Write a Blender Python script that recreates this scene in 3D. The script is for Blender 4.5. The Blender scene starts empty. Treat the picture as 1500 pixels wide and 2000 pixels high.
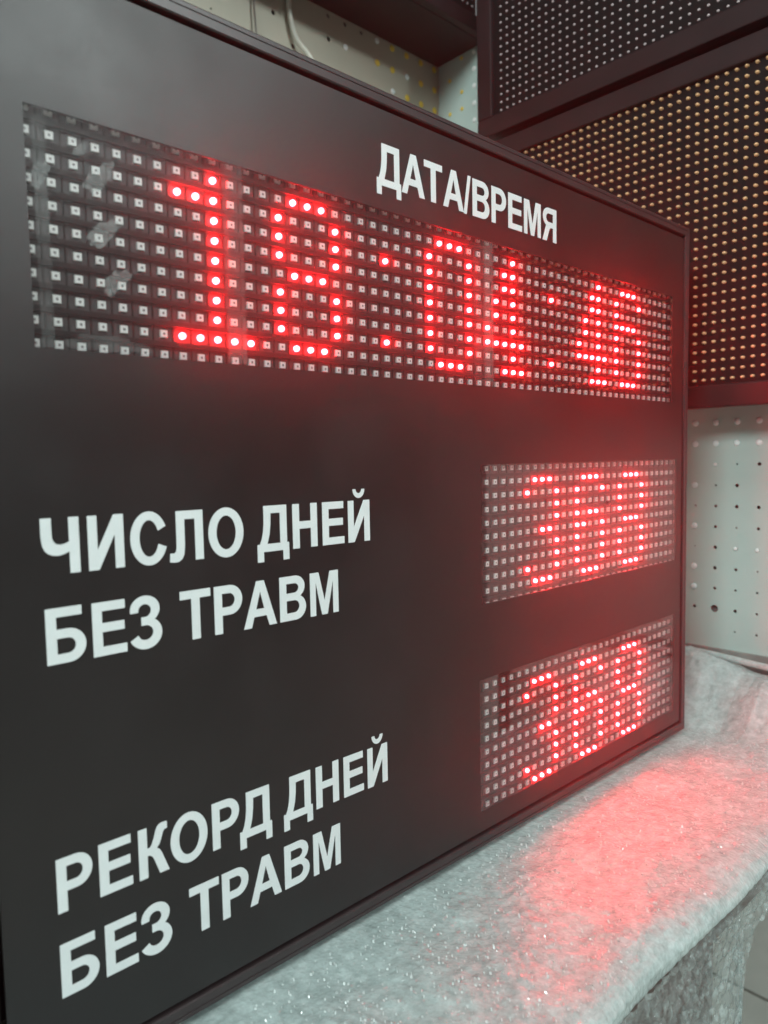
import bpy, bmesh, math, random
import numpy as np
from mathutils import Vector, Matrix
from mathutils.geometry import tessellate_polygon
from mathutils import noise as mnoise

random.seed(7); np.random.seed(7)
S = bpy.context.scene
COL = S.collection
Z0 = 1.15                      # floor level is z = 0; measured heights are relative to the top LED row

# ---------------------------------------------------------------- camera
cam_d = bpy.data.cameras.new('camera'); cam = bpy.data.objects.new('camera', cam_d); COL.objects.link(cam)
RX = Vector((0.7320, -0.6811, -0.0192)); RY = Vector((-0.0623, -0.0389, -0.9973)); RZ = Vector((0.6785, 0.7312, -0.0709))
RZ.normalize(); RX = (RX - RZ * RX.dot(RZ)).normalized(); RY = RZ.cross(RX)
M = Matrix(((RX.x, -RY.x, -RZ.x), (RX.y, -RY.y, -RZ.y), (RX.z, -RY.z, -RZ.z)))
cam.matrix_world = Matrix.Translation((-0.1079, -0.3370, -0.1538 + Z0)) @ M.to_4x4()
cam_d.sensor_fit = 'VERTICAL'; cam_d.sensor_height = 24.0; cam_d.lens = 1419.45 / 2000 * 24.0
cam_d.clip_start = 0.01; cam_d.clip_end = 50
cam_d.dof.use_dof = True; cam_d.dof.focus_distance = 0.50; cam_d.dof.aperture_fstop = 6.0
S.camera = cam

# ---------------------------------------------------------------- world, lamps, exposure
W = bpy.data.worlds.new('World'); S.world = W; W.use_nodes = True
bg = W.node_tree.nodes['Background']; bg.inputs[0].default_value = (0.80, 0.95, 0.92, 1); bg.inputs[1].default_value = 0.10
def area(name, loc, target, sx, sy, power, col):
    d = bpy.data.lights.new(name, 'AREA'); d.shape = 'RECTANGLE'; d.size = sx; d.size_y = sy; d.energy = power; d.color = col
    o = bpy.data.objects.new(name, d); COL.objects.link(o)
    o.location = (loc[0], loc[1], loc[2] + Z0)
    v = Vector((target[0], target[1], target[2] + Z0)) - o.location
    o.rotation_euler = v.to_track_quat('-Z', 'Y').to_euler()
    return o
COOL = (0.89, 1.0, 0.985)
area('ceiling_lamp', (-0.5, -1.1, 1.75), (0.2, -0.1, -0.4), 1.2, 0.25, 21, COOL)
area('ceiling_lamp', (0.95, -2.9, 1.60), (0.2, 0.0, 0.0), 1.2, 0.30, 64, COOL)
area('ceiling_lamp', (-2.2, -0.75, 1.15), (0.7, 0.1, 0.1), 1.0, 0.5, 58, COOL)  # unseen low lamp added at the left to brighten the right-hand sheet

S.view_settings.view_transform = 'Standard'; S.view_settings.look = 'None'
S.view_settings.gamma = 1; S.view_settings.use_curve_mapping = False; S.view_settings.exposure = 0.0
S.render.engine = 'CYCLES'
S.cycles.use_denoising = True
S.cycles.sample_clamp_indirect = 4.0
S.cycles.max_bounces = 5; S.cycles.diffuse_bounces = 3; S.cycles.glossy_bounces = 3; S.cycles.volume_bounces = 0; S.cycles.use_adaptive_sampling = True; S.cycles.adaptive_threshold = 0.03; S.cycles.transparent_max_bounces = 16
S.cycles.caustics_reflective = False; S.cycles.caustics_refractive = False

# ---------------------------------------------------------------- materials
def nodemat(name):
    m = bpy.data.materials.new(name); m.use_nodes = True
    return m, m.node_tree, m.node_tree.nodes['Principled BSDF']
def mat(name, col, rough=0.5, metal=0.0, spec=0.5, noise=0.0, nscale=60.0, bump=0.0, bscale=400.0, rvar=0.0):
    m, t, p = nodemat(name)
    p.inputs['Base Color'].default_value = (*col, 1); p.inputs['Roughness'].default_value = rough
    p.inputs['Metallic'].default_value = metal; p.inputs['Specular IOR Level'].default_value = spec
    tc = t.nodes.new('ShaderNodeTexCoord')
    if noise or rvar:
        n = t.nodes.new('ShaderNodeTexNoise'); n.inputs['Scale'].default_value = nscale; n.inputs['Detail'].default_value = 6
        t.links.new(tc.outputs['Object'], n.inputs['Vector'])
        if noise:
            r = t.nodes.new('ShaderNodeMapRange'); r.inputs[1].default_value = 0.25; r.inputs[2].default_value = 0.75
            r.inputs[3].default_value = 1 - noise; r.inputs[4].default_value = 1 + noise
            mx = t.nodes.new('ShaderNodeVectorMath'); mx.operation = 'SCALE'; mx.inputs[0].default_value = col
            t.links.new(n.outputs['Fac'], r.inputs[0]); t.links.new(r.outputs[0], mx.inputs['Scale'])
            t.links.new(mx.outputs[0], p.inputs['Base Color'])
        if rvar:
            r2 = t.nodes.new('ShaderNodeMapRange'); r2.inputs[1].default_value = 0.3; r2.inputs[2].default_value = 0.7
            r2.inputs[3].default_value = rough - rvar; r2.inputs[4].default_value = rough + rvar
            t.links.new(n.outputs['Fac'], r2.inputs[0]); t.links.new(r2.outputs[0], p.inputs['Roughness'])
    if bump:
        n2 = t.nodes.new('ShaderNodeTexNoise'); n2.inputs['Scale'].default_value = bscale; n2.inputs['Detail'].default_value = 4
        b = t.nodes.new('ShaderNodeBump'); b.inputs['Strength'].default_value = bump; b.inputs['Distance'].default_value = 0.001
        t.links.new(tc.outputs['Object'], n2.inputs['Vector']); t.links.new(n2.outputs['Fac'], b.inputs['Height'])
        t.links.new(b.outputs[0], p.inputs['Normal'])
    return m
MAT = {}
MAT['panel'] = mat('satin_charcoal_panel', (0.017, 0.015, 0.015), 0.35, spec=0.42, noise=0.15, nscale=18, bump=0.12, bscale=2600, rvar=0.05)
MAT['frame'] = mat('dark_anodised_frame', (0.035, 0.026, 0.027), 0.36, spec=0.5, noise=0.15, nscale=40, bump=0.05, bscale=900)  # red veil put into the colour as a slight maroon tint
MAT['case'] = mat('dark_brown_case', (0.026, 0.013, 0.014), 0.45, spec=0.3, noise=0.2, nscale=20, bump=0.06, bscale=700)  # maroon tint puts the red veil over the dark cases into the base colour
MAT['mask'] = mat('black_led_mask', (0.032, 0.029, 0.029), 0.5, noise=0.15, nscale=90, bump=0.1, bscale=1500)
MAT['louver'] = mat('black_louver', (0.008, 0.006, 0.006), 0.6, spec=0.2)
MAT['vinyl'] = mat('white_vinyl', (0.76, 0.80, 0.80), 0.42, noise=0.03, nscale=120, bump=0.04, bscale=600)
MAT['led_white'] = mat('led_body_white', (0.90, 0.90, 0.88), 0.35)
MAT['led_die'] = mat('led_die_grey', (0.22, 0.20, 0.20), 0.25)
MAT['led_yellow'] = mat('led_lens_amber', (0.95, 0.57, 0.30), 0.3)
MAT['led_pale'] = mat('led_lens_pale', (0.62, 0.52, 0.52), 0.3)
MAT['backing'] = mat('dark_backing', (0.20, 0.21, 0.20), 0.8, noise=0.85, nscale=30)
MAT['cream'] = mat('cream_painted_steel', (0.50, 0.47, 0.38), 0.5, noise=0.06, nscale=9, bump=0.05, bscale=250)
MAT['wall'] = mat('pale_painted_steel', (0.52, 0.65, 0.61), 0.45, noise=0.05, nscale=7, bump=0.05, bscale=250, rvar=0.05)
MAT['plug_white'] = mat('white_plug', (0.92, 0.94, 0.93), 0.4)
MAT['plug_yellow'] = mat('yellow_plug', (0.92, 0.64, 0.08), 0.4)
MAT['wood'] = mat('table_board', (0.13, 0.095, 0.085), 0.6, noise=0.3, nscale=12)
MAT['tile'] = mat('pale_floor_tile', (0.78, 0.78, 0.70), 0.3, noise=0.08, nscale=9)
MAT['grout'] = mat('dark_grout', (0.06, 0.055, 0.05), 0.9)
MAT['strip'] = mat('grey_skirting', (0.26, 0.27, 0.25), 0.6, noise=0.3, nscale=40)
MAT['edge'] = mat('grey_edge_strip', (0.42, 0.42, 0.43), 0.5)
MAT['film_scrap'] = mat('glossy_film_scrap', (0.60, 0.66, 0.65), 0.12, spec=0.9)
MAT['cable'] = mat('translucent_white_cable', (0.62, 0.60, 0.52), 0.3)
MAT['cable_dark'] = mat('grey_cable', (0.16, 0.14, 0.12), 0.4)

def lit_material():
    m, t, p = nodemat('lit_red_led'); t.nodes.remove(p)
    e = t.nodes.new('ShaderNodeEmission'); e.inputs[0].default_value = (1.0, 0.006, 0.008, 1); e.inputs[1].default_value = 430
    t.links.new(e.outputs[0], t.nodes['Material Output'].inputs[0])
    return m
MAT['lit'] = lit_material()

def pane_material():
    m, t, p = nodemat('clear_plastic_pane'); t.nodes.remove(p); L = t.links; N = t.nodes
    tr = N.new('ShaderNodeBsdfTransparent'); tr.inputs[0].default_value = (0.97, 0.97, 0.97, 1)
    tl = N.new('ShaderNodeBsdfTranslucent'); tl.inputs[0].default_value = (0.9, 0.9, 0.9, 1)
    df = N.new('ShaderNodeBsdfDiffuse'); df.inputs[0].default_value = (0.8, 0.8, 0.8, 1)
    gl = N.new('ShaderNodeBsdfGlossy'); gl.inputs['Roughness'].default_value = 0.012
    fr = N.new('ShaderNodeFresnel'); ge = N.new('ShaderNodeNewGeometry')     # the same reflectance on both faces of the thin pane
    io = N.new('ShaderNodeMapRange'); io.inputs[3].default_value = 1.7; io.inputs[4].default_value = 1 / 1.7
    L.new(ge.outputs['Backfacing'], io.inputs[0]); L.new(io.outputs[0], fr.inputs[0])
    m1 = N.new('ShaderNodeMixShader'); m1.inputs[0].default_value = 0.5
    L.new(tl.outputs[0], m1.inputs[1]); L.new(df.outputs[0], m1.inputs[2])
    m2 = N.new('ShaderNodeMixShader'); m2.inputs[0].default_value = 0.009
    L.new(tr.outputs[0], m2.inputs[1]); L.new(m1.outputs[0], m2.inputs[2])
    m3 = N.new('ShaderNodeMixShader')
    L.new(fr.outputs[0], m3.inputs[0]); L.new(m2.outputs[0], m3.inputs[1]); L.new(gl.outputs[0], m3.inputs[2])
    L.new(m3.outputs[0], N['Material Output'].inputs[0])
    return m
MAT['pane'] = pane_material()

def pale_mark_material(name, amount, scale):
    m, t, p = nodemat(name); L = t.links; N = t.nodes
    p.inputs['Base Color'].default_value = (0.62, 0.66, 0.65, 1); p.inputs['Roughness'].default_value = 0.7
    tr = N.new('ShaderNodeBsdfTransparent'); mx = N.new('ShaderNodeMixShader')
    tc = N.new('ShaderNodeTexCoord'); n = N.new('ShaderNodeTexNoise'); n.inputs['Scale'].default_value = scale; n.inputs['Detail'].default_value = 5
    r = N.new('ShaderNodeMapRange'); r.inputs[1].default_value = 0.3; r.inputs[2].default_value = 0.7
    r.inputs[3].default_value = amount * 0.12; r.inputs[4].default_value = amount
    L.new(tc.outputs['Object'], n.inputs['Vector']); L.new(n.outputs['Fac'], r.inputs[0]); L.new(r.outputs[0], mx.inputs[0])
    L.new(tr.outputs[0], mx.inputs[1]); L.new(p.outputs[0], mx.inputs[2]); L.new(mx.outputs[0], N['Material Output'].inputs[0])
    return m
MAT['smudge'] = pale_mark_material('glue_residue', 0.19, 700)  # pale reflections in the pane, painted as patches
MAT['film'] = pale_mark_material('film_edge', 0.06, 40)

def wrap_material(name, clear):
    m, t, p = nodemat(name); L = t.links; N = t.nodes
    tc = N.new('ShaderNodeTexCoord')
    n = N.new('ShaderNodeTexNoise'); n.inputs['Scale'].default_value = 120; n.inputs['Detail'].default_value = 6; n.inputs['Roughness'].default_value = 0.7
    L.new(tc.outputs['Object'], n.inputs['Vector'])
    cr = N.new('ShaderNodeValToRGB'); cr.color_ramp.elements[0].position = 0.3; cr.color_ramp.elements[1].position = 0.72
    cr.color_ramp.elements[0].color = (0.31, 0.375, 0.365, 1); cr.color_ramp.elements[1].color = (0.56, 0.66, 0.645, 1)
    L.new(n.outputs['Fac'], cr.inputs[0]); L.new(cr.outputs[0], p.inputs['Base Color'])
    p.inputs['Roughness'].default_value = 0.4; p.inputs['Specular IOR Level'].default_value = 0.4; p.inputs['Coat Weight'].default_value = 0.7; p.inputs['Coat Roughness'].default_value = 0.07
    p.inputs['Subsurface Weight'].default_value = 0.85 if clear == 0 else 0.0; p.inputs['Subsurface Radius'].default_value = (0.011, 0.011, 0.011); p.inputs['Subsurface Scale'].default_value = 1.0
    n2 = N.new('ShaderNodeTexNoise'); n2.inputs['Scale'].default_value = 420; n2.inputs['Detail'].default_value = 5
    L.new(tc.outputs['Object'], n2.inputs['Vector'])
    b = N.new('ShaderNodeBump'); b.inputs['Strength'].default_value = 0.25; b.inputs['Distance'].default_value = 0.0012
    L.new(n2.outputs['Fac'], b.inputs['Height']); L.new(b.outputs[0], p.inputs['Normal'])
    n3 = N.new('ShaderNodeTexVoronoi'); n3.inputs['Scale'].default_value = 330         # facets of the crumpled film catch the lamps
    L.new(tc.outputs['Object'], n3.inputs['Vector'])
    b3 = N.new('ShaderNodeBump'); b3.inputs['Strength'].default_value = 1.0; b3.inputs['Distance'].default_value = 0.0022
    L.new(n3.outputs['Distance'], b3.inputs['Height']); L.new(b3.outputs[0], p.inputs['Coat Normal'])
    if clear > 0:
        tr = N.new('ShaderNodeBsdfTransparent'); mx = N.new('ShaderNodeMixShader')
        r = N.new('ShaderNodeMapRange'); r.inputs[1].default_value = 0.35; r.inputs[2].default_value = 0.65
        r.inputs[3].default_value = min(1, clear + 0.2); r.inputs[4].default_value = max(0, clear - 0.25)
        L.new(n.outputs['Fac'], r.inputs[0]); L.new(r.outputs[0], mx.inputs[0])
        L.new(p.outputs[0], mx.inputs[1]); L.new(tr.outputs[0], mx.inputs[2]); L.new(mx.outputs[0], N['Material Output'].inputs[0])
    return m
MAT['wrap'] = wrap_material('bubble_wrap_layers', 0)
MAT['flap'] = wrap_material('bubble_wrap_single_layer', 0.70)

# ---------------------------------------------------------------- helpers
def thing(name, label, cat, base, group=None):
    o = bpy.data.objects.new(name, None); COL.objects.link(o); o.empty_display_size = 0.05
    o.location = (base[0], base[1], base[2] + Z0); o['label'] = label; o['category'] = cat
    if group: o['group'] = group
    return o
def wloc(o):
    v = Vector(o.location)
    while o.parent: o = o.parent; v += Vector(o.location)
    return v
def tag(o, label, cat, group=None):
    o['label'] = label; o['category'] = cat
    if group: o['group'] = group
    return o
def meshobj(name, verts, faces, mats, parent=None, origin=None, smooth=False, fmat=None):
    """verts in measured coordinates; the object's origin goes to `origin` (default: parent's)."""
    if origin is None: org = wloc(parent) if parent else Vector((0, 0, Z0))
    else: org = Vector((origin[0], origin[1], origin[2] + Z0))
    sh = Vector((0, 0, Z0)) - org
    me = bpy.data.meshes.new(name)
    me.from_pydata([(v[0] + sh.x, v[1] + sh.y, v[2] + sh.z) for v in verts], [], faces)
    for m in (mats if isinstance(mats, (list, tuple)) else [mats]): me.materials.append(MAT[m])
    if fmat: me.polygons.foreach_set('material_index', fmat)
    if smooth: me.polygons.foreach_set('use_smooth', [True] * len(me.polygons))
    me.update()
    o = bpy.data.objects.new(name, me); COL.objects.link(o)
    if parent: o.parent = parent; o.location = org - wloc(parent)
    else: o.location = org
    return o
def box_geo(x0, x1, y0, y1, z0, z1, bev=0.0):
    if bev <= 0:
        v = [(x, y, z) for x in (x0, x1) for y in (y0, y1) for z in (z0, z1)]
        f = [(0, 1, 3, 2), (4, 6, 7, 5), (0, 4, 5, 1), (2, 3, 7, 6), (0, 2, 6, 4), (1, 5, 7, 3)]
        return v, f
    bm = bmesh.new(); bmesh.ops.create_cube(bm, size=1)
    for q in bm.verts: q.co = Vector(((x0 + x1) / 2 + q.co.x * (x1 - x0), (y0 + y1) / 2 + q.co.y * (y1 - y0), (z0 + z1) / 2 + q.co.z * (z1 - z0)))
    bmesh.ops.bevel(bm, geom=bm.edges[:], offset=bev, segments=2, affect='EDGES', profile=0.6)
    bm.verts.index_update(); v = [tuple(q.co) for q in bm.verts]; f = [tuple(q.index for q in fc.verts) for fc in bm.faces]; bm.free()
    return v, f
def box(name, ext, m, parent=None, bev=0.0, origin=None):
    v, f = box_geo(*ext, bev)
    return meshobj(name, v, f, m, parent, origin)
def instance(name, src, parent, p):
    o = bpy.data.objects.new(name, src); COL.objects.link(o); o.parent = parent
    o.location = Vector((p[0], p[1], p[2] + Z0)) - wloc(parent)
    return o
def protomesh(name, v, f, mats, fmat=None, smooth=False):
    me = bpy.data.meshes.new(name); me.from_pydata(v, [], f)
    for m in mats: me.materials.append(MAT[m])
    if fmat: me.polygons.foreach_set('material_index', fmat)
    if smooth: me.polygons.foreach_set('use_smooth', [True] * len(me.polygons))
    me.update(); return me
def stamp(name, proto_v, proto_f, pts, mats, parent, fmat=None, smooth=False):
    """many copies joined in one mesh"""
    V = []; F = []; FM = []
    for p in pts:
        k = len(V); V += [(a[0] + p[0], a[1] + p[1], a[2] + p[2]) for a in proto_v]
        F += [tuple(i + k for i in fc) for fc in proto_f]
        if fmat: FM += fmat
    return meshobj(name, V, F, mats, parent, smooth=smooth, fmat=FM or None)
def tube(name, pts, r, m, parent=None, sides=8, origin=None):
    V = []; F = []
    for i, p in enumerate(pts):
        p = Vector(p); a = Vector(pts[max(0, i - 1)]); b = Vector(pts[min(len(pts) - 1, i + 1)])
        d = (b - a).normalized(); u = d.orthogonal().normalized() if i == 0 else (u - d * u.dot(d)).normalized(); w = d.cross(u)
        for k in range(sides):
            an = 2 * math.pi * k / sides; V.append(tuple(p + u * math.cos(an) * r + w * math.sin(an) * r))
    for i in range(len(pts) - 1):
        for k in range(sides):
            a = i * sides + k; b = i * sides + (k + 1) % sides
            F.append((a, b, b + sides, a + sides))
    F.append(tuple(range(sides))[::-1]); F.append(tuple(range(len(V) - sides, len(V))))
    return meshobj(name, V, F, m, parent, origin, smooth=True)
def plate(name, x0, x1, z0, z1, holes, yf, yb, m, parent):
    xs = sorted({x0, x1, *[h[0] for h in holes], *[h[1] for h in holes]}); zs = sorted({z0, z1, *[h[2] for h in holes], *[h[3] for h in holes]})
    def solid(i, j):
        if i < 0 or j < 0 or i >= len(xs) - 1 or j >= len(zs) - 1: return False
        cx = (xs[i] + xs[i + 1]) / 2; cz = (zs[j] + zs[j + 1]) / 2
        return not any(h[0] < cx < h[1] and h[2] < cz < h[3] for h in holes)
    V = []; F = []; idx = {}
    def vid(i, j, y):
        k = (i, j, y)
        if k not in idx: idx[k] = len(V); V.append((xs[i], y, zs[j]))
        return idx[k]
    for i in range(len(xs) - 1):
        for j in range(len(zs) - 1):
            if not solid(i, j): continue
            F.append((vid(i, j, yf), vid(i + 1, j, yf), vid(i + 1, j + 1, yf), vid(i, j + 1, yf)))
            F.append((vid(i, j, yb), vid(i, j + 1, yb), vid(i + 1, j + 1, yb), vid(i + 1, j, yb)))
            if not solid(i - 1, j): F.append((vid(i, j, yf), vid(i, j + 1, yf), vid(i, j + 1, yb), vid(i, j, yb)))
            if not solid(i + 1, j): F.append((vid(i + 1, j, yf), vid(i + 1, j, yb), vid(i + 1, j + 1, yb), vid(i + 1, j + 1, yf)))
            if not solid(i, j - 1): F.append((vid(i, j, yf), vid(i, j, yb), vid(i + 1, j, yb), vid(i + 1, j, yf)))
            if not solid(i, j + 1): F.append((vid(i, j + 1, yf), vid(i + 1, j + 1, yf), vid(i + 1, j + 1, yb), vid(i, j + 1, yb)))
    return meshobj(name, V, F, m, parent)

CAMP = np.array([-0.1079, -0.3370, -0.1538])
def closeness(p): return sum((p[i] - CAMP[i]) ** 2 for i in range(3))

# ---------------------------------------------------------------- setting: floor of tiles
fl = box('floor', (-2.5, 3.0, -3.5, 2.0, -1.18, -1.156), 'grout'); fl['kind'] = 'structure'
tv, tf = box_geo(-0.297, 0.297, -0.297, 0.297, -0.006, 0.006, 0.0015)
tme = protomesh('tile', tv, tf, ['tile'])
for i in range(-4, 5):
    for j in range(-5, 3):
        instance('tile', tme, fl, (1.24 - 0.30 + 0.602 * i, 0.142 - 0.05 + 0.602 * j, -1.150))

# ---------------------------------------------------------------- perforated panels behind
def dome(r, h, n=12):
    V = []; F = []
    rings = [(r, 0), (r * 0.96, h * 0.45), (r * 0.75, h * 0.8), (r * 0.4, h)]
    for rr, hh in rings:
        for k in range(n): a = 2 * math.pi * k / n; V.append((rr * math.cos(a), rr * math.sin(a), hh))
    for i in range(3):
        for k in range(n): F.append((i * n + k, i * n + (k + 1) % n, (i + 1) * n + (k + 1) % n, (i + 1) * n + k))
    F.append(tuple(range(3 * n, 4 * n)))
    return V, F
def perforated(name, org, du, dv, nrm, u0, nu, v0, nv, pu, pv, rfun, parent, m='wall'):
    """sheet in the plane org + u*du + v*dv with a round hole in each cell"""
    V = []; F = []; n = 12; T = 0.0015
    du, dv, nrm, org = map(Vector, (du, dv, nrm, org))
    sq = []
    for k in range(n):
        a = 2 * math.pi * (k + 0.5) / n; c, s = math.cos(a), math.sin(a); q = max(abs(c), abs(s)); sq.append((c / q, s / q, c, s))
    for i in range(nu):
        for j in range(nv):
            cu = u0 + pu * i; cv = v0 + pv * j; k0 = len(V); r = rfun(i, j)
            if r <= 0:
                V += [org + du * (cu + a * pu / 2) + dv * (cv + b * pv / 2) for a, b in ((-1, -1), (1, -1), (1, 1), (-1, 1))]
                F.append((k0, k0 + 1, k0 + 2, k0 + 3)); continue
            for a, b, c, s in sq: V.append(org + du * (cu + a * pu / 2) + dv * (cv + b * pv / 2))
            for a, b, c, s in sq: V.append(org + du * (cu + c * r) + dv * (cv + s * r))
            for a, b, c, s in sq: V.append(org + du * (cu + c * r) + dv * (cv + s * r) - nrm * T)
            for k in range(n):
                k2 = (k + 1) % n
                F.append((k0 + k, k0 + k2, k0 + n + k2, k0 + n + k)); F.append((k0 + n + k, k0 + n + k2, k0 + 2 * n + k2, k0 + 2 * n + k))
            # the corners of the cell
            for qa, qb in ((1, 1), (-1, 1), (-1, -1), (1, -1)):
                ks = [k for k in range(n) if (sq[k][0] * qa > 0.2 and sq[k][1] * qb > 0.2)]
                near = sorted(range(n), key=lambda k: (sq[k][0] - qa) ** 2 + (sq[k][1] - qb) ** 2)[:2]
                V.append(org + du * (cu + qa * pu / 2) + dv * (cv + qb * pv / 2))
                F.append((k0 + near[0], k0 + near[1], len(V) - 1))
    return meshobj(name, V, F, m, parent)

WX = 0.75; BY = 0.446
# right-hand sheet, plane x = WX, facing -x
rp = thing('perforated_panel', 'pale grey-green perforated sheet at the right, behind the amber LED board', 'pegboard', (WX + 0.02, 0.05, -1.15))
PU, PV = 0.0237, 0.0242; rr_ = random.Random(11)
perforated('sheet', (WX, 0.0437, -0.1175), (0, -1, 0), (0, 0, 1), (-1, 0, 0), -PU * 17 + PU * 0.03, 35, -PV * 14, 46, PU, PV,
           lambda i, j: 0.0044 if (i, j) == (18, 5) else rr_.choice([0, 0.0011, 0.0014, 0.0018, 0.0021]), rp)
box('backing_sheet', (WX + 0.010, WX + 0.016, -0.40, 0.444, -0.455, 0.77), 'backing', rp)
for yy in (-0.38, 0.42): box('post', (WX + 0.017, WX + 0.047, yy - 0.015, yy + 0.015, -1.15, 0.77), 'wall', rp, 0.002)
box('skirting_strip', (WX - 0.004, WX - 0.0005, -0.39, 0.44, -0.405, -0.3815), 'strip', rp)
dv_, df_ = dome(0.0036, 0.0016)
def plugs(kind, pts, toworld, parent, scale=1.0):
    me = protomesh('plug', [tuple(toworld(a * scale, b * scale, c)) for a, b, c in dv_], df_, [kind], smooth=True)
    for p in pts: instance('plug', me, parent, p)
onright = lambda a, b, c: (-c, -a, b)
hole = lambda i, j: (WX - 0.0002, 0.0437 - PU * i, -0.1175 - PV * j)
plugs('plug_white', [hole(i, j) for i in range(-1, 12) for j in (0, 1)] + [hole(0, 3), hole(0, 5), hole(0, 7), hole(0, 8)], onright, rp)
plugs('plug_white', [hole(2, 6), hole(3, 6), hole(1, 2)], onright, rp, 0.62)
zz = [0.437, 0.4128, 0.3886, 0.3644, 0.3402]
plugs('plug_white', [hole(-14, -k) for k in range(18, 24)], onright, rp)
plugs('plug_yellow', [hole(-16, -22), hole(-15, -23), hole(-15, -21), hole(-16, -20), hole(-15, -20)], onright, rp, 0.8)

# back sheet, plane y = BY, facing -y
bp = thing('perforated_panel', 'beige perforated sheet with yellow plugs above the scoreboard, under the dark display case', 'pegboard', (0.15, BY + 0.02, -1.15))
QU, QV = 0.0294, 0.0298
perforated('sheet', (0.7415 - 0.0015, BY, 0.437), (1, 0, 0), (0, 0, 1), (0, -1, 0), -QU * 36, 37, -QV * 30, 46, QU, QV,
           lambda i, j: 0.0030 if (36 - i, 30 - j) in ((5, 0), (6, 0), (7, 0), (7, 1), (10, 1), (9, 2), (12, 1)) else (0.0012 if (i * 7 + j * 3) % 5 == 0 and i < 30 else 0), bp, 'cream')
box('backing_sheet', (-0.33, 0.75, BY + 0.010, BY + 0.016, -0.46, 0.88), 'backing', bp)
for xx in (-0.30, 0.70): box('post', (xx - 0.015, xx + 0.015, BY + 0.017, BY + 0.047, -1.15, 0.88), 'wall', bp, 0.002)
onback = lambda a, b, c: (a, -c, b)
bh = lambda i, j: (0.740 - QU * i, BY - 0.0002, 0.437 - QV * j)
plugs('plug_yellow', [bh(0, 0), bh(1, 0), bh(2, 0), bh(3, 0), bh(0, 1), bh(1, 1), bh(3, 1), bh(4, 1), bh(0, 2), bh(1, 2), bh(2, 2)], onback, bp, 1.3)
plugs('plug_white', [bh(4, 0), bh(2, 1), bh(3, 2), bh(6, 1)], onback, bp, 1.15)

# cables on the back sheet
def curve_pts(ctrl, n=8):
    out = []
    for i in range(len(ctrl) - 1):
        p0 = Vector(ctrl[max(0, i - 1)]); p1 = Vector(ctrl[i]); p2 = Vector(ctrl[i + 1]); p3 = Vector(ctrl[min(len(ctrl) - 1, i + 2)])
        for k in range(n):
            t = k / n; out.append(tuple(0.5 * ((2 * p1) + (p2 - p0) * t + (2 * p0 - 5 * p1 + 4 * p2 - p3) * t * t + (3 * p1 - p0 - 3 * p2 + p3) * t ** 3)))
    out.append(tuple(ctrl[-1])); return out
c1 = tube('cable', curve_pts([(0.468, 0.43, 0.60), (0.468, 0.435, 0.47), (0.466, 0.44, 0.42), (0.474, 0.438, 0.385), (0.492, 0.43, 0.36), (0.50, 0.43, 0.33)]), 0.0035, 'cable', origin=(0.47, 0.44, 0.33))
tag(c1, 'thick whitish cable curving down the beige perforated sheet', 'cable')
c2 = tube('cable', curve_pts([(0.414, 0.438, 0.62), (0.416, 0.44, 0.45), (0.414, 0.44, 0.40), (0.418, 0.438, 0.33)]), 0.0013, 'cable_dark', origin=(0.415, 0.44, 0.33))
tag(c2, 'thin dark cable hanging straight, leftmost on the beige perforated sheet', 'cable')

# ---------------------------------------------------------------- table and bubble wrap
tb = thing('table', 'table under the layers of bubble wrap, carrying the scoreboard', 'table', (0.2, 0.14, -1.15))
box('tabletop', (-0.42, 0.745, -0.142, 0.436, -0.472, -0.447), 'wood', tb, 0.003)
box('apron', (0.384, 0.74, -0.136, -0.120, -0.492, -0.4725), 'wood', tb, 0.002)
box('drawer_front', (-0.40, 0.383, -0.136, -0.120, -0.76, -0.4725), 'wood', tb, 0.002)
for xx in (-0.37, 0.695):
    for yy in (-0.10, 0.39): box('leg', (xx - 0.022, xx + 0.022, yy - 0.022, yy + 0.022, -1.144, -0.4725), 'wood', tb, 0.002)

def smooth01(t): t = np.clip(t, 0, 1); return t * t * (3 - 2 * t)
def vnoise(x, y, f, seed=0.0):
    return np.array([mnoise.noise(Vector((a * f + seed, b * f - seed, seed * 1.7))) for a, b in zip(x.ravel(), y.ravel())]).reshape(x.shape)
def bubbles(u, v, pitch, rad, seed):
    """hexagonal field of flat-topped bubbles; value 0..1"""
    rs = pitch * 0.8660; out = np.zeros_like(u)
    j0 = np.floor(v / rs)
    for dj in (-1, 0, 1, 2):
        j = j0 + dj; off = (np.mod(j, 2)) * pitch * 0.5
        i0 = np.floor((u - off) / pitch)
        for di in (0, 1):
            i = i0 + di; h = np.mod(np.sin(i * 12.9898 + j * 78.233 + seed) * 43758.5453, 1.0)
            h2 = np.mod(np.sin(i * 39.3467 + j * 11.135 + seed) * 24634.6345, 1.0)
            cx = off + i * pitch + (h - .5) * pitch * .16; cy = j * rs + (h2 - .5) * pitch * .16
            d = np.hypot(u - cx, v - cy) / rad
            b = np.sqrt(np.clip(1 - d ** 2.6, 0, 1)) * np.where(h2 < 0.10, 0.12, 0.45 + 0.55 * h)
            out = np.maximum(out, b)
    return out
def grid_faces(nu, nv):
    a = np.arange(nu * nv).reshape(nu, nv)
    return np.stack([a[:-1, :-1], a[1:, :-1], a[1:, 1:], a[:-1, 1:]], -1).reshape(-1, 4)
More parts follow.
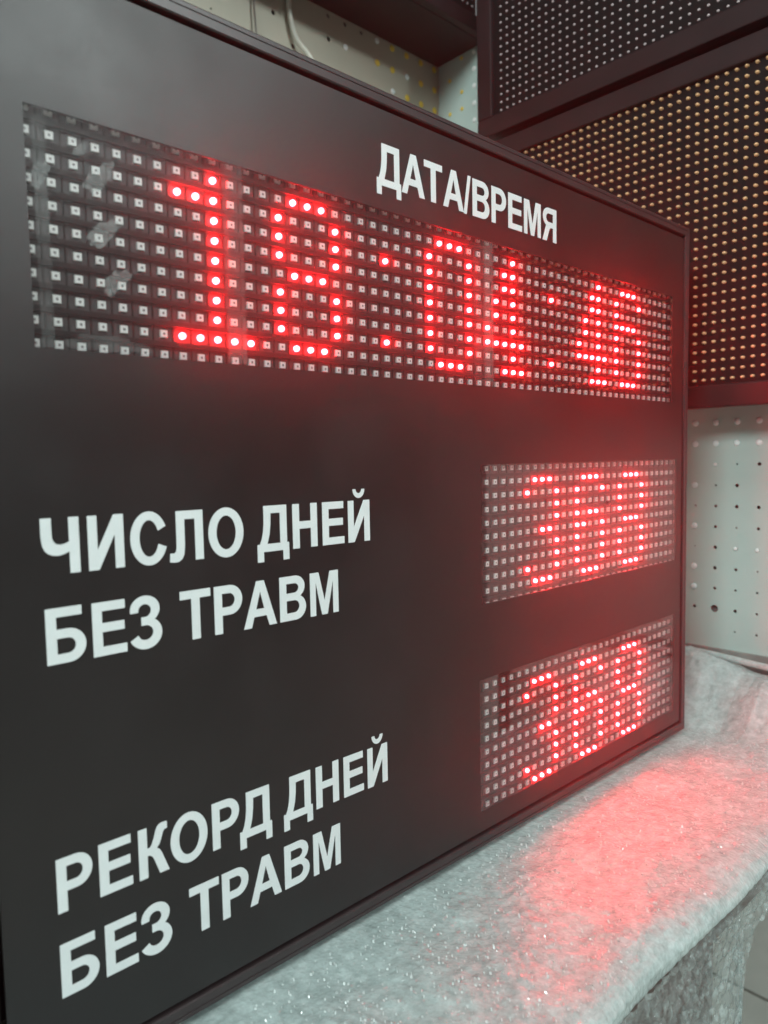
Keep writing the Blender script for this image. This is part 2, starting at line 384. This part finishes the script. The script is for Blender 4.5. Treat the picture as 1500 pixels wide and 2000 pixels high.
def gridmesh(name, X, Y, Z, m, parent):
    nu, nv = X.shape; F = grid_faces(nu, nv); org = wloc(parent)
    co = np.stack([X - org.x, Y - org.y, Z + Z0 - org.z], -1).reshape(-1, 3).astype(np.float32)
    me = bpy.data.meshes.new(name); me.vertices.add(len(co)); me.vertices.foreach_set('co', co.ravel())
    me.loops.add(F.size); me.loops.foreach_set('vertex_index', F.ravel().astype(np.int32))
    me.polygons.add(len(F)); me.polygons.foreach_set('loop_start', np.arange(0, F.size, 4, dtype=np.int32))
    me.polygons.foreach_set('use_smooth', np.ones(len(F), dtype=bool))
    me.materials.append(MAT[m]); me.update(calc_edges=True); me.validate()
    o = bpy.data.objects.new(name, me); COL.objects.link(o); o.parent = parent
    return o
bw = thing('bubble_wrap', 'crumpled whitish bubble wrap spread over the table beneath the scoreboard', 'bubble wrap', (0.2, 0.0, -0.446))
du = 0.0016
us = np.arange(-0.30, 0.722, du); YE = -0.128; RR = 0.022; RV = 0.011
ss = np.arange(0, 0.20 - YE + RR * 1.571 + 0.003, du)
U, SS = np.meshgrid(us, ss, indexing='ij')
lo = vnoise(U[::8, ::8], SS[::8, ::8], 9, 3.1); lo2 = vnoise(U[::8, ::8], SS[::8, ::8], 30, 8.4)
def up(a):
    i = np.clip(np.arange(U.shape[0]) / 8, 0, a.shape[0] - 1.001); j = np.clip(np.arange(U.shape[1]) / 8, 0, a.shape[1] - 1.001)
    i0 = i.astype(int); j0 = j.astype(int); fi = (i - i0)[:, None]; fj = (j - j0)[None]
    return a[i0][:, j0] * (1 - fi) * (1 - fj) + a[i0 + 1][:, j0] * fi * (1 - fj) + a[i0][:, j0 + 1] * (1 - fi) * fj + a[i0 + 1][:, j0 + 1] * fi * fj
lo, lo2 = up(lo), up(lo2)
flat = 0.20 - YE
edge = flat + lo * 0.006
ang = np.clip((SS - edge) / RR, 0, math.pi / 2); ext = np.clip(SS - edge - RR * math.pi / 2, 0, None)
Yb = np.where(SS < edge, 0.20 - SS, (0.20 - edge) - RR * np.sin(ang))
Zb = np.where(SS < edge, 0, -RV * (1 - np.cos(ang)) - ext)
Bf = bubbles(U, SS, 0.0098, 0.0046, 1.0); Bs = bubbles(U + 0.003, SS + 0.001, 0.0092, 0.004, 5.0)
Fz = vnoise(U[::2, ::2], SS[::2, ::2], 260, 4.4).repeat(2, 0).repeat(2, 1)[:U.shape[0], :U.shape[1]]
Hh = 0.0007 * np.maximum(Bf, Bs * 0.9) * (0.55 + 0.9 * np.clip(lo2 + 0.5, 0, 1)) + 0.0003 * Fz + 0.0012 * lo2
free = smooth01((-(Yb) - 0.012) / 0.03) + smooth01((U - 0.622) / 0.03); free = np.clip(free, 0, 1)   # weighed down by the scoreboard
rise = smooth01((U - 0.632) / 0.085) * (0.056 + 0.006 * lo) * smooth01((Yb + 0.16) / 0.05)
crump = smooth01((U - 0.625) / 0.04) * (0.010 * lo2 + 0.006 * lo)
Zt = -0.4425 + Zb + rise + crump + free * 0.003 * lo2
nx = 0; ny = -np.sin(ang); nz = np.cos(ang)
gridmesh('top_layer', U, Yb + ny * Hh, np.where(free > 0.99, Zt + nz * Hh, np.minimum(Zt + nz * Hh * 0.9, -0.4386 + 0.02 * free)), 'wrap', bw)
# tiny glossy facets added to give the wrap its sparkles
gv = []; gf = []; rg = random.Random(5); ni, nj = U.shape; Zw = Zt + nz * Hh
for k in range(9000):
    i = rg.randrange(ni); j = int(nj * (0.55 + 0.45 * rg.random()))
    if Yb[i, j] > -0.012 and U[i, j] < 0.625: continue
    c = Vector((U[i, j], Yb[i, j] - 0.001 * ny[i, j], Zw[i, j] + 0.0004)); n_ = Vector((rg.gauss(0, 0.55), rg.gauss(-0.1, 0.55), 1)).normalized()
    a_ = n_.orthogonal().normalized() * rg.uniform(0.0003, 0.0010); b_ = n_.cross(a_).normalized() * rg.uniform(0.0003, 0.0008); k0 = len(gv)
    gv += [tuple(c - a_ - b_), tuple(c + a_ - b_ * 0.6), tuple(c + a_ * 0.7 + b_), tuple(c - a_ * 0.8 + b_ * 0.7)]; gf.append((k0, k0 + 1, k0 + 2, k0 + 3))
o = meshobj('loose_film', gv, gf, 'film_scrap', bw); o['kind'] = 'stuff'
# thin rolled fold along the far edge by the sheet
fold = [(0.7175 + 0.003 * math.sin(y * 31), y, -0.3845 + 0.0035 * math.sin(y * 17 + 1) + (0.02 * min(0, y + 0.06) if y < -0.06 else 0)) for y in np.arange(-0.13, 0.21, 0.01)]
tube('fold', fold, 0.0036, 'wrap', bw)
# hanging single layer
us = np.arange(-0.10, 0.62, 0.0018); ts = np.linspace(0, 1, 200)
U, T = np.meshgrid(us, ts, indexing='ij')
low = np.interp(us, [-0.10, 0.25, 0.375, 0.392, 0.40, 0.425, 0.455, 0.50, 0.62], [-0.95, -0.85, -0.70, -0.60, -0.525, -0.492, -0.478, -0.474, -0.474])[:, None]
Zf = -0.456 + (low + 0.456) * T
wv = vnoise(U[::6, ::4], Zf[::6, ::4], 12, 2.2); wi = np.clip(np.arange(U.shape[0]) // 6, 0, wv.shape[0] - 1); wj = np.clip(np.arange(U.shape[1]) // 4, 0, wv.shape[1] - 1)
wv = wv[wi][:, wj]
k = np.ones(9) / 9
wv = np.apply_along_axis(lambda a: np.convolve(np.pad(a, 4, 'edge'), k, 'valid'), 0, wv); wv = np.apply_along_axis(lambda a: np.convolve(np.pad(a, 4, 'edge'), k, 'valid'), 1, wv)
Yf = -0.1485 + 0.010 * wv * smooth01(T * 5) - 0.0028 * bubbles(U, Zf, 0.0098, 0.0046, 3.0)
gridmesh('hanging_flap', U, Yf, Zf, 'flap', bw)

# ---------------------------------------------------------------- LED packages
def smd_geo(a=0.0037, y0=0.0008, yf=-0.0006):
    h = a / 2; q = a * 0.15
    v = []
    for (s, y) in ((h, y0), (h, yf + 0.0003), (h * 0.90, yf), (q, yf), (q * 0.9, yf + 0.00025)):
        v += [(-s, y, -s), (s, y, -s), (s, y, s), (-s, y, s)]
    f = []; fm = []
    for r in range(4):
        for k in range(4):
            f.append((r * 4 + k, r * 4 + (k + 1) % 4, (r + 1) * 4 + (k + 1) % 4, (r + 1) * 4 + k)); fm.append(1 if r == 3 else 0)
    f.append((16, 17, 18, 19)); fm.append(1)
    return v, f, fm
def lit_geo(r=0.0017, y0=0.0008):
    v = []; f = []; n = 12
    for rr, y in ((r, y0), (r, -0.0004), (r * 0.86, -0.0011), (r * 0.45, -0.0014)):
        for k in range(n): a = 2 * math.pi * k / n; v.append((rr * math.cos(a), y, rr * math.sin(a)))
    for i in range(3):
        for k in range(n): f.append((i * n + k, i * n + (k + 1) % n, (i + 1) * n + (k + 1) % n, (i + 1) * n + k))
    f.append(tuple(range(3 * n, 4 * n)))
    return v, f

# ---------------------------------------------------------------- the scoreboard
sb = thing('led_scoreboard', 'large dark LED scoreboard with white Cyrillic lettering and glowing red digits, standing on bubble wrap', 'scoreboard', (0.289, 0.03, -0.438))
PX0, PX1, PZ0, PZ1 = -0.0280, 0.6065, -0.4262, 0.0573
WIN = [(-0.0020, 0.5840, -0.1027, -0.0016), (0.2935, 0.5953, -0.2588, -0.1581), (0.2900, 0.5930, -0.4113, -0.3133)]
plate('front_panel', PX0, PX1, PZ0, PZ1, WIN, -0.0060, -0.0041, 'panel', sb)
# frame rails: one mitred extrusion for each side
prof = [(0.0004, 0.004), (0.0004, 0.0015), (0.0030, 0.0015), (0.0030, -0.0062), (0.0036, -0.0070), (0.0074, -0.0070), (0.0077, -0.0065), (0.0081, -0.0065), (0.0084, -0.0070), (0.0104, -0.0070), (0.0113, -0.0062), (0.0118, -0.0050), (0.0118, 0.0600), (0.0090, 0.0600), (0.0090, 0.004)]
def rail(c0, c1, out):
    """c0, c1: panel corners (x, z) with their diagonal outward directions"""
    V = []; F = []; n = len(prof)
    for (x, z, dx, dz) in (c0, c1):
        for u, y in prof: V.append((x + dx * u, y, z + dz * u))
    for k in range(n): F.append((k, (k + 1) % n, n + (k + 1) % n, n + k))
    F.append(tuple(range(n))[::-1]); F.append(tuple(range(n, 2 * n)))
    meshobj('frame_rail', V, F, 'frame', sb)
cs = [(PX0, PZ0, -1, -1), (PX1, PZ0, 1, -1), (PX1, PZ1, 1, 1), (PX0, PZ1, -1, 1)]
for k in range(4): rail(cs[k], cs[(k + 1) % 4], None)
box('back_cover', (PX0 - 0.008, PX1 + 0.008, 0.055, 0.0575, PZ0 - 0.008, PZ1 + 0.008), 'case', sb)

# digits on the three matrices: lit (column, row)
def digit(ch, c):
    P = {'1': [(2, 1), (0, 2), (1, 2), (2, 2)] + [(2, r) for r in range(3, 9)] + [(k, 9) for k in range(5)],
         '8': [(k, r) for r in (1, 5, 9) for k in (1, 2, 3)] + [(k, r) for r in (2, 3, 4, 6, 7, 8) for k in (0, 4)],
         '0': [(k, r) for r in (1, 9) for k in (1, 2, 3)] + [(k, r) for r in range(2, 9) for k in (0, 4)],
         '4': [(3, 1), (2, 2), (3, 2), (2, 3), (3, 3), (1, 4), (3, 4), (1, 5), (3, 5), (0, 6), (3, 6)] + [(k, 7) for k in range(5)] + [(3, 8), (2, 9), (3, 9), (4, 9)],
         '6': [(1, 1), (2, 1), (3, 1), (0, 2), (4, 2), (0, 3), (0, 4), (1, 4), (2, 4), (3, 4)] + [(k, r) for r in (5, 6, 7, 8) for k in (0, 4)] + [(1, 9), (2, 9), (3, 9)],
         'b': [(1, 1), (2, 1), (3, 1), (0, 2), (4, 2), (0, 3), (0, 4), (2, 4), (3, 4), (0, 5), (1, 5), (4, 5)] + [(k, r) for r in (6, 7, 8) for k in (0, 4)] + [(1, 9), (2, 9), (3, 9)],
         '3': [(1, 1), (2, 1), (3, 1), (0, 2), (4, 2), (4, 3), (4, 4), (2, 5), (3, 5), (4, 6), (4, 7), (0, 8), (4, 8), (1, 9), (2, 9), (3, 9)],
         ':': [(0, 3), (0, 8)]}[ch]
    return [(c + a, r) for a, r in P]
LIT = [set(digit('1', 7) + digit('8', 13) + digit(':', 21) + digit('0', 25) + digit('4', 31) + digit(':', 39) + digit('4', 43) + digit('6', 49)),
       set(digit('3', 5) + digit('b', 12) + digit('8', 19)), set(digit('3', 5) + digit('b', 12) + digit('8', 19))]
ORG = [(0.0, 0.0), (0.3069, -0.1612), (0.3048, -0.3219)]
COLS = [range(-1, 62), range(-2, 31), range(-2, 31)]; ROWS = [range(-1, 12), range(-1, 11), range(-1, 11)]
unlit = []
lv, lf = lit_geo(); lit_me = protomesh('lit_led', lv, lf, ['lit'], smooth=True)
for w in range(3):
    ox, oz = ORG[w]; c0, c1 = COLS[w][0], COLS[w][-1]; r0, r1 = ROWS[w][0], ROWS[w][-1]
    xa, xb = ox + c0 * 0.01 - 0.005, min(ox + c1 * 0.01 + 0.005, 0.612); za, zb = max(oz - r1 * 0.01 - 0.005, PZ0 + 0.003), oz - r0 * 0.01 + 0.005
    mk = box('led_module', (xa, xb, 0.0008, 0.0140, za, zb), 'mask', sb)
    for r in range(r0, r1 + 1):                      # a louver above each row of LEDs
        z = oz - r * 0.01 + 0.0050
        box('louver', (xa + 0.0003, xb - 0.0003, -0.0017, 0.00075, z - 0.0012, z + 0.0012), 'louver', mk)
    for c in range(c0, c1 + 1):                      # thin ribs between the columns
        if c % 1 == 0:
            x = ox + c * 0.01 + 0.005
            if x < xb - 0.001: box('rib', (x - 0.00035, x + 0.00035, 0.0002, 0.00078, za + 0.001, zb - 0.001), 'louver', mk)
    for c in COLS[w]:
        for r in ROWS[w]:
            p = (ox + c * 0.01, 0.0, oz - r * 0.01)
            if p[0] > xb - 0.002 or p[2] < za + 0.002: continue
            if (c, r) in LIT[w]: instance('lit_led', lit_me, sb, p)
            else:
                vis = WIN[w][0] - 0.002 < p[0] < WIN[w][1] + 0.014 and WIN[w][2] - 0.004 < p[2] < WIN[w][3] + 0.004
                unlit.append((closeness(p) + (0 if vis else 10), p))
unlit.sort(); sv, sf, sfm = smd_geo()
smd_me = protomesh('led', sv, sf, ['led_white', 'led_die'], sfm)
for _, p in unlit[:300]: instance('led', smd_me, sb, p)
o = stamp('led_field', sv, sf, [p for _, p in unlit[300:]], ['led_white', 'led_die'], sb, sfm); o['kind'] = 'stuff'

# panes flush in the openings, with reflections painted as pale patches, and faint pale strips
panes = []
for w in range(3):
    x0, x1, z0, z1 = WIN[w]
    panes.append(box('window_pane', (x0 + 0.0001, x1 - 0.0001, -0.00590, -0.00555, z0 + 0.0001, z1 - 0.0001), 'pane', sb))
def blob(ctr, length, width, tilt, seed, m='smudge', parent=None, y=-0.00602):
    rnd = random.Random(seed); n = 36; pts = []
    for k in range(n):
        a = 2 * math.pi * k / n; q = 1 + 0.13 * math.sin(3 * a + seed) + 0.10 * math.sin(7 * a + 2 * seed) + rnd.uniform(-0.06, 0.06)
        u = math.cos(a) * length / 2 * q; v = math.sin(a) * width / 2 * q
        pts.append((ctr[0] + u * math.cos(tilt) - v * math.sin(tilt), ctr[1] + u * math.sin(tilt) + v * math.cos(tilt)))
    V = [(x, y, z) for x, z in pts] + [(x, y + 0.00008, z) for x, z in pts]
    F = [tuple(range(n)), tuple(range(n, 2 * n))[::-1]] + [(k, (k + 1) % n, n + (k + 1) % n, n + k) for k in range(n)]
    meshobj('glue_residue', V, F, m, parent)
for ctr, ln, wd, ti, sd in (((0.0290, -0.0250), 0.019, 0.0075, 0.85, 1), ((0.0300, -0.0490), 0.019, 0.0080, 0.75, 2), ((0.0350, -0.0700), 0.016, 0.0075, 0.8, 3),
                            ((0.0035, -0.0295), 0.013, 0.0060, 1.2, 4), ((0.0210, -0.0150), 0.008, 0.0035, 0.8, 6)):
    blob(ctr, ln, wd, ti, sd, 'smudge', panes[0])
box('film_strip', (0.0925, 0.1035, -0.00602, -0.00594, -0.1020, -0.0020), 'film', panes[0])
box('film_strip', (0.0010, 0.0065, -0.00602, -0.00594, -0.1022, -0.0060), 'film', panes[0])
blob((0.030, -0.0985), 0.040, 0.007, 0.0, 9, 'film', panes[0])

# ---------------------------------------------------------------- lettering
def ell(cx, cz, rx, rz, a0, a1, n=14):
    return [(cx + rx * math.cos(math.radians(a0 + (a1 - a0) * k / n)), cz + rz * math.sin(math.radians(a0 + (a1 - a0) * k / n))) for k in range(n + 1)]
s = 4.5
def glyph(ch):
    if ch == 'Е': return 15.9, [[(0, 0), (0, 25), (15.5, 25), (15.5, 20.8), (s, 20.8), (s, 15.2), (15.0, 15.2), (15.0, 11.0), (s, 11.0), (s, 4.2), (15.9, 4.2), (15.9, 0)]]
    if ch == 'Т': return 17.0, [[(6.2, 0), (6.2, 20.8), (0, 20.8), (0, 25), (17, 25), (17, 20.8), (10.8, 20.8), (10.8, 0)]]
    if ch == 'Р':
        w = 16.5; return w, [[(0, 0), (0, 25)] + ell(w - 7.4, 17.2, 7.4, 7.8, 90, -90) + [(s, 9.4), (s, 0)], [(s, 13.6)] + ell(w - 7.8, 17.2, 3.3, 3.6, -90, 90) + [(s, 20.8)]]
    if ch == 'В':
        w = 17.9; return w, [[(0, 0), (0, 25)] + ell(w - 7.4, 18.75, 6.7, 6.25, 90, -52) + ell(w - 7.4, 7.1, 7.4, 7.1, 62, -90), [(s, 15.4)] + ell(w - 8.0, 18.1, 3.0, 2.7, -90, 90) + [(s, 20.8)], [(s, 4.2)] + ell(w - 8.1, 7.7, 3.5, 3.5, -90, 90) + [(s, 11.2)]]
    if ch == 'Н': return 17.0, [[(0, 0), (0, 25), (s, 25), (s, 15.1), (12.5, 15.1), (12.5, 25), (17, 25), (17, 0), (12.5, 0), (12.5, 10.9), (s, 10.9), (s, 0)]]
    if ch in 'ИЙ':
        w = 16.8; g = [[(0, 0), (0, 25), (4.3, 25), (4.3, 9.1), (w - 4.6, 25), (w, 25), (w, 0), (w - 4.3, 0), (w - 4.3, 15.8), (4.7, 0)]]
        if ch == 'Й': g.append(('new', ell(w / 2, 31.8, 4.6, 5.4, 180, 360) + ell(w / 2, 31.8, 2.3, 2.5, 360, 180)))
        return w, g
    if ch == 'А': return 20.8, [[(0, 0), (8.2, 25), (13.0, 25), (20.8, 0), (16.0, 0), (14.3, 5.7), (6.4, 5.7), (4.7, 0)], [(7.7, 9.8), (12.9, 9.8), (10.45, 19.2)]]
    if ch == 'М': return 20.6, [[(0, 0), (0, 25), (6.2, 25), (10.3, 8.0), (14.4, 25), (20.6, 25), (20.6, 0), (16.7, 0), (16.7, 19.7), (12.3, 0), (8.3, 0), (3.9, 19.7), (3.9, 0)]]
    if ch == 'Д': return 20.5, [[(0, -5.4), (0, 4.2), (1.6, 4.2), (2.8, 7.0), (3.7, 10.6), (4.2, 15.0), (4.3, 19.0), (4.3, 25), (19.2, 25), (19.2, 4.2), (20.5, 4.2), (20.5, -5.4), (16.6, -5.4), (16.6, 0), (3.9, 0), (3.9, -5.4)], [(6.3, 4.2), (14.8, 4.2), (14.8, 20.8), (8.7, 20.8), (8.5, 15.0), (7.8, 9.5)]]
    if ch == 'Ч': return 16.5, [[(12, 0), (16.5, 0), (16.5, 25), (12, 25), (12, 14.2), (10.3, 13.4), (8.4, 13.05), (6.7, 13.3), (5.4, 14.3), (4.75, 16), (4.6, 18), (4.6, 25), (0, 25), (0, 16.5), (0.45, 13.0), (1.3, 10.9), (2.7, 9.4), (4.6, 8.5), (7.3, 8.2), (9.8, 8.8), (12, 9.8)]]
    if ch == 'С': return 18.3, [ell(9.4, 12.5, 9.4, 13.0, 25, 339, 36) + ell(9.4, 12.5, 4.9, 8.8, 340, 23, 30)]
    if ch == 'О': return 20.6, [ell(10.3, 12.5, 10.3, 13.0, 0, 350, 35), ell(10.3, 12.5, 5.7, 8.8, 0, 350, 35)]
    if ch == 'Л': return 18.4, [[(13.9, 0), (18.4, 0), (18.4, 25), (3.8, 25), (3.8, 12), (3.7, 6.8), (3.3, 5.0), (2.3, 4.25), (0.3, 4.4), (0, 0.1), (2.3, -0.3), (4.8, -0.1), (6.6, 1.1), (7.7, 3.3), (8.15, 7), (8.25, 12), (8.25, 20.8), (13.9, 20.8)]]
    if ch == 'Б':
        w = 17.2; return w, [[(0, 0), (0, 25), (15.7, 25), (15.7, 20.8), (s, 20.8), (s, 15.3)] + ell(w - 7.6, 7.65, 7.6, 7.65, 90, -90), [(s, 4.2)] + ell(w - 8.0, 7.7, 3.4, 3.5, -90, 90) + [(s, 11.2)]]
    if ch == 'З': return 16.1, [ell(7.8, 18.7, 7.4, 6.7, 190, -52, 26) + ell(7.8, 7.2, 8.3, 7.7, 58, -158, 24) + ell(7.8, 7.5, 3.8, 3.6, 195, 450, 22) + [(5.8, 11.1), (5.8, 15.1)] + ell(7.6, 18.2, 3.2, 3.1, 270, 550, 24)]
    if ch == 'К': return 15.5, [[(0, 0), (0, 25), (4.4, 25), (4.4, 14.6), (5.6, 14.5), (6.6, 15.4), (7.8, 18.4), (9.0, 22.2), (9.7, 23.6), (10.7, 24.6), (12.2, 25.1), (15.0, 25), (15.0, 21.4), (13.7, 21.3), (12.8, 20.4), (11.8, 17.4), (10.8, 14.9), (9.3, 13.3), (10.7, 12.2), (11.9, 10), (15.5, 0), (10.5, 0), (8.0, 7.3), (6.9, 9.7), (5.8, 10.6), (4.4, 10.9), (4.4, 0)]]
    if ch == 'Я':
        w = 18.2; g = [[(0, 0), (0, 25)] + ell(10.6, 18, 7.1, 7.0, 90, -66) + [(14.4, 9.6), (18.2, 0), (13.0, 0), (10.2, 7.0), (9.0, 9.4), (7.6, 10.3), (s, 10.4), (s, 0)], [(s, 14.4)] + ell(10.4, 17.6, 3.2, 3.2, -90, 90) + [(s, 20.8)]]
        return w, [[(w - x, z) for x, z in c] for c in g]
    if ch == '/': return 7.4, [[(0, -0.4), (3.0, -0.4), (7.4, 25.5), (4.5, 25.5)]]
def letter(ch, x, zb, w, h=25.0):
    gw, cont = glyph(ch); groups = []; cur = []
    for c in cont:
        if isinstance(c, tuple) and c[0] == 'new': groups.append(cur); cur = [c[1]]
        else: cur.append(c)
    groups.append(cur); V = []; F = []; YF, YB = -0.00632, -0.00604
    for g in groups:
        g = [[((x + px * w / gw) / 1000, (zb + pz * h / 25) / 1000) for px, pz in c] for c in g]
        tris = tessellate_polygon([[Vector((a, b, 0)) for a, b in c] for c in g]); flatp = [p for c in g for p in c]
        k0 = len(V); n = len(flatp)
        V += [(a, YF, b) for a, b in flatp] + [(a, YB, b) for a, b in flatp]
        for t in tris:
            a, b, c = (flatp[i] for i in t); ar = (b[0] - a[0]) * (c[1] - a[1]) - (b[1] - a[1]) * (c[0] - a[0])
            t = t if ar > 0 else (t[0], t[2], t[1])
            F.append(tuple(k0 + i for i in t)); F.append(tuple(k0 + n + i for i in t[::-1]))
        off = k0
        for c in g:
            m_ = len(c)
            for k in range(m_): F.append((off + k, off + (k + 1) % m_, off + n + (k + 1) % m_, off + n + k))
            off += m_
    meshobj('letter', V, F, 'vinyl', sb)
LINES = [
 [('Д', 198.4, 12.5, 20.4), ('А', 219.4, 12.6, 20.6), ('Т', 239.7, 12.5, 17.0), ('А', 257.6, 12.6, 20.4), ('/', 278.0, 12.4, 7.4), ('В', 287.4, 12.4, 18.0), ('Р', 308.0, 12.3, 16.5), ('Е', 327.1, 12.2, 16.3), ('М', 346.0, 12.1, 21.0), ('Я', 369.5, 12.0, 18.3)],
 [('Ч', -4.0, -201.2, 16.4), ('И', 16.2, -201.3, 16.6), ('С', 35.9, -201.5, 18.2), ('Л', 55.5, -201.8, 18.4), ('О', 76.9, -202.0, 20.6), ('Д', 106.0, -202.1, 20.6), ('Н', 129.4, -202.2, 17.1), ('Е', 150.4, -202.3, 16.2), ('Й', 169.8, -202.5, 17.1)],
 [('Б', -3.9, -241.0, 17.2), ('Е', 16.4, -241.3, 15.8), ('З', 33.8, -241.6, 16.1), ('Т', 59.8, -242.0, 16.9), ('Р', 78.8, -242.1, 16.6), ('А', 96.1, -242.3, 20.9), ('В', 119.3, -242.3, 17.8), ('М', 140.3, -242.5, 20.6)],
 [('Р', -4.9, -354.2, 16.0), ('Е', 14.1, -354.5, 15.8), ('К', 33.2, -354.8, 15.4), ('О', 49.7, -355.2, 20.4), ('Р', 73.0, -355.3, 16.1), ('Д', 89.3, -355.9, 20.4), ('Д', 117.8, -356.4, 20.2), ('Н', 140.8, -356.7, 17.0), ('Е', 161.8, -356.9, 15.8), ('Й', 181.0, -357.4, 16.8)],
 [('Б', -5.0, -393.9, 17.1), ('Е', 15.3, -394.2, 15.6), ('З', 32.6, -394.4, 16.0), ('Т', 58.6, -394.9, 16.9), ('Р', 77.4, -395.0, 16.1), ('А', 94.3, -395.3, 20.6), ('В', 117.2, -395.4, 17.4), ('М', 137.6, -396.0, 20.3)],
]
for ln in LINES:
    for ch, x, zb, w in ln: letter(ch, x, zb, w)

# ---------------------------------------------------------------- LED boards on the right-hand sheet (face x = FX)
FX = 0.68
def side_board(label, ytop, ynear, z0, z1, led_rows, led_mat, shape, ncol):
    t = thing('led_board', label, 'LED board', (WX - 0.03, (ytop + ynear) / 2, z0))
    # rear case, LED plate and four frame bars
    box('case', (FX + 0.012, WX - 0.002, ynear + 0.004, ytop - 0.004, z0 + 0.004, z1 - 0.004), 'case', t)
    box('led_plate', (FX + 0.0055, FX + 0.0118, ynear + 0.016, ytop - 0.016, z0 + 0.016, z1 - 0.016), 'louver', t)
    fw = 0.024
    for (a, b, c, d) in ((ynear, ytop, z0, z0 + fw), (ynear, ytop, z1 - fw, z1), (ynear, ynear + fw, z0 + fw + 0.0002, z1 - fw - 0.0002), (ytop - fw, ytop, z0 + fw + 0.0002, z1 - fw - 0.0002)):
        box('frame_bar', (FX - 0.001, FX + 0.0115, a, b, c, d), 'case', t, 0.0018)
    pts = []
    for j in range(ncol):
        for z in led_rows: pts.append((FX + 0.0055, 0.2765 - 0.01 * j, z))
    v, f, fm, mats = shape
    vis = sorted(((closeness(p) + (0 if p[1] > -0.075 and p[2] < 0.47 else 10), p) for p in pts))
    me = protomesh('led', v, f, mats, fm, True)
    for _, p in vis[:300]: instance('led', me, t, p)
    if len(vis) > 300:
        o = stamp('led_field', v, f, [p for _, p in vis[300:]], mats, t, fm, True); o['kind'] = 'stuff'
    return t
# oval through-hole lens pointing -x, and a flatter pale package
def lens_geo(a, b, h):
    V = []; F = []; n = 10
    for q, hh in ((1.0, 0), (1.0, h * 0.45), (0.82, h * 0.8), (0.4, h)):
        for k in range(n): an = 2 * math.pi * k / n; V.append((-hh, a * q * math.cos(an), b * q * math.sin(an)))
    for i in range(3):
        for k in range(n): F.append((i * n + k, i * n + (k + 1) % n, (i + 1) * n + (k + 1) % n, (i + 1) * n + k))
    F.append(tuple(range(3 * n, 4 * n))); return V, F
v, f = lens_geo(0.0021, 0.0016, 0.0036)
side_board('dark framed board with rows of amber LEDs, at the right behind the scoreboard', 0.312, -0.30, -0.1045, 0.2625, [0.2355 - 0.01 * i for i in range(32)], 'led_yellow', (v, f, None, ['led_yellow']), 56)
v, f = lens_geo(0.0016, 0.0013, 0.0012)
side_board('dark framed board with small pale LEDs, topmost at the right above the amber one', 0.312, -0.30, 0.2725, 0.66, [0.3020 + 0.01 * i for i in range(34)], 'led_pale', (v, f, None, ['led_pale']), 56)

# ---------------------------------------------------------------- display case on the back sheet, seen from below
dc = thing('display_case', 'dark display case seen from below, mounted on the beige sheet at the top', 'LED board', (0.45, 0.42, 0.443))
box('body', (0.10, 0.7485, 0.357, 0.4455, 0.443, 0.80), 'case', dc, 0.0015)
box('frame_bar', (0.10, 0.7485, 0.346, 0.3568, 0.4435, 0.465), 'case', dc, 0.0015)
box('led_plate', (0.12, 0.7260, 0.352, 0.3567, 0.4652, 0.78), 'louver', dc)
box('edge_strip', (0.7264, 0.7470, 0.3475, 0.3567, 0.4655, 0.80), 'edge', dc)
v, f = lens_geo(0.0016, 0.0013, 0.0012); v = [(b, a, c) for a, b, c in v]
me = protomesh('led', v, f, ['led_pale'], smooth=True)
for i in range(12):
    for j in range(6): instance('led', me, dc, (0.7185 - 0.01 * i, 0.352, 0.4790 + 0.01 * j))

# ---------------------------------------------------------------- haze added to stand in for lens flare around the lit digits
hm = bpy.data.materials.new('thin_haze'); hm.use_nodes = True; ht = hm.node_tree
ht.nodes.remove(ht.nodes['Principled BSDF'])
pv = ht.nodes.new('ShaderNodeVolumePrincipled'); pv.inputs['Color'].default_value = (0.9, 0.9, 0.9, 1); pv.inputs['Density'].default_value = 0.075; pv.inputs['Anisotropy'].default_value = 0.88
ht.links.new(pv.outputs[0], ht.nodes['Material Output'].inputs['Volume'])
MAT['haze'] = hm
hz = box('haze', (-2.6, 3.1, -3.6, 2.1, -2.2, 0.95), 'haze'); hz['kind'] = 'stuff'
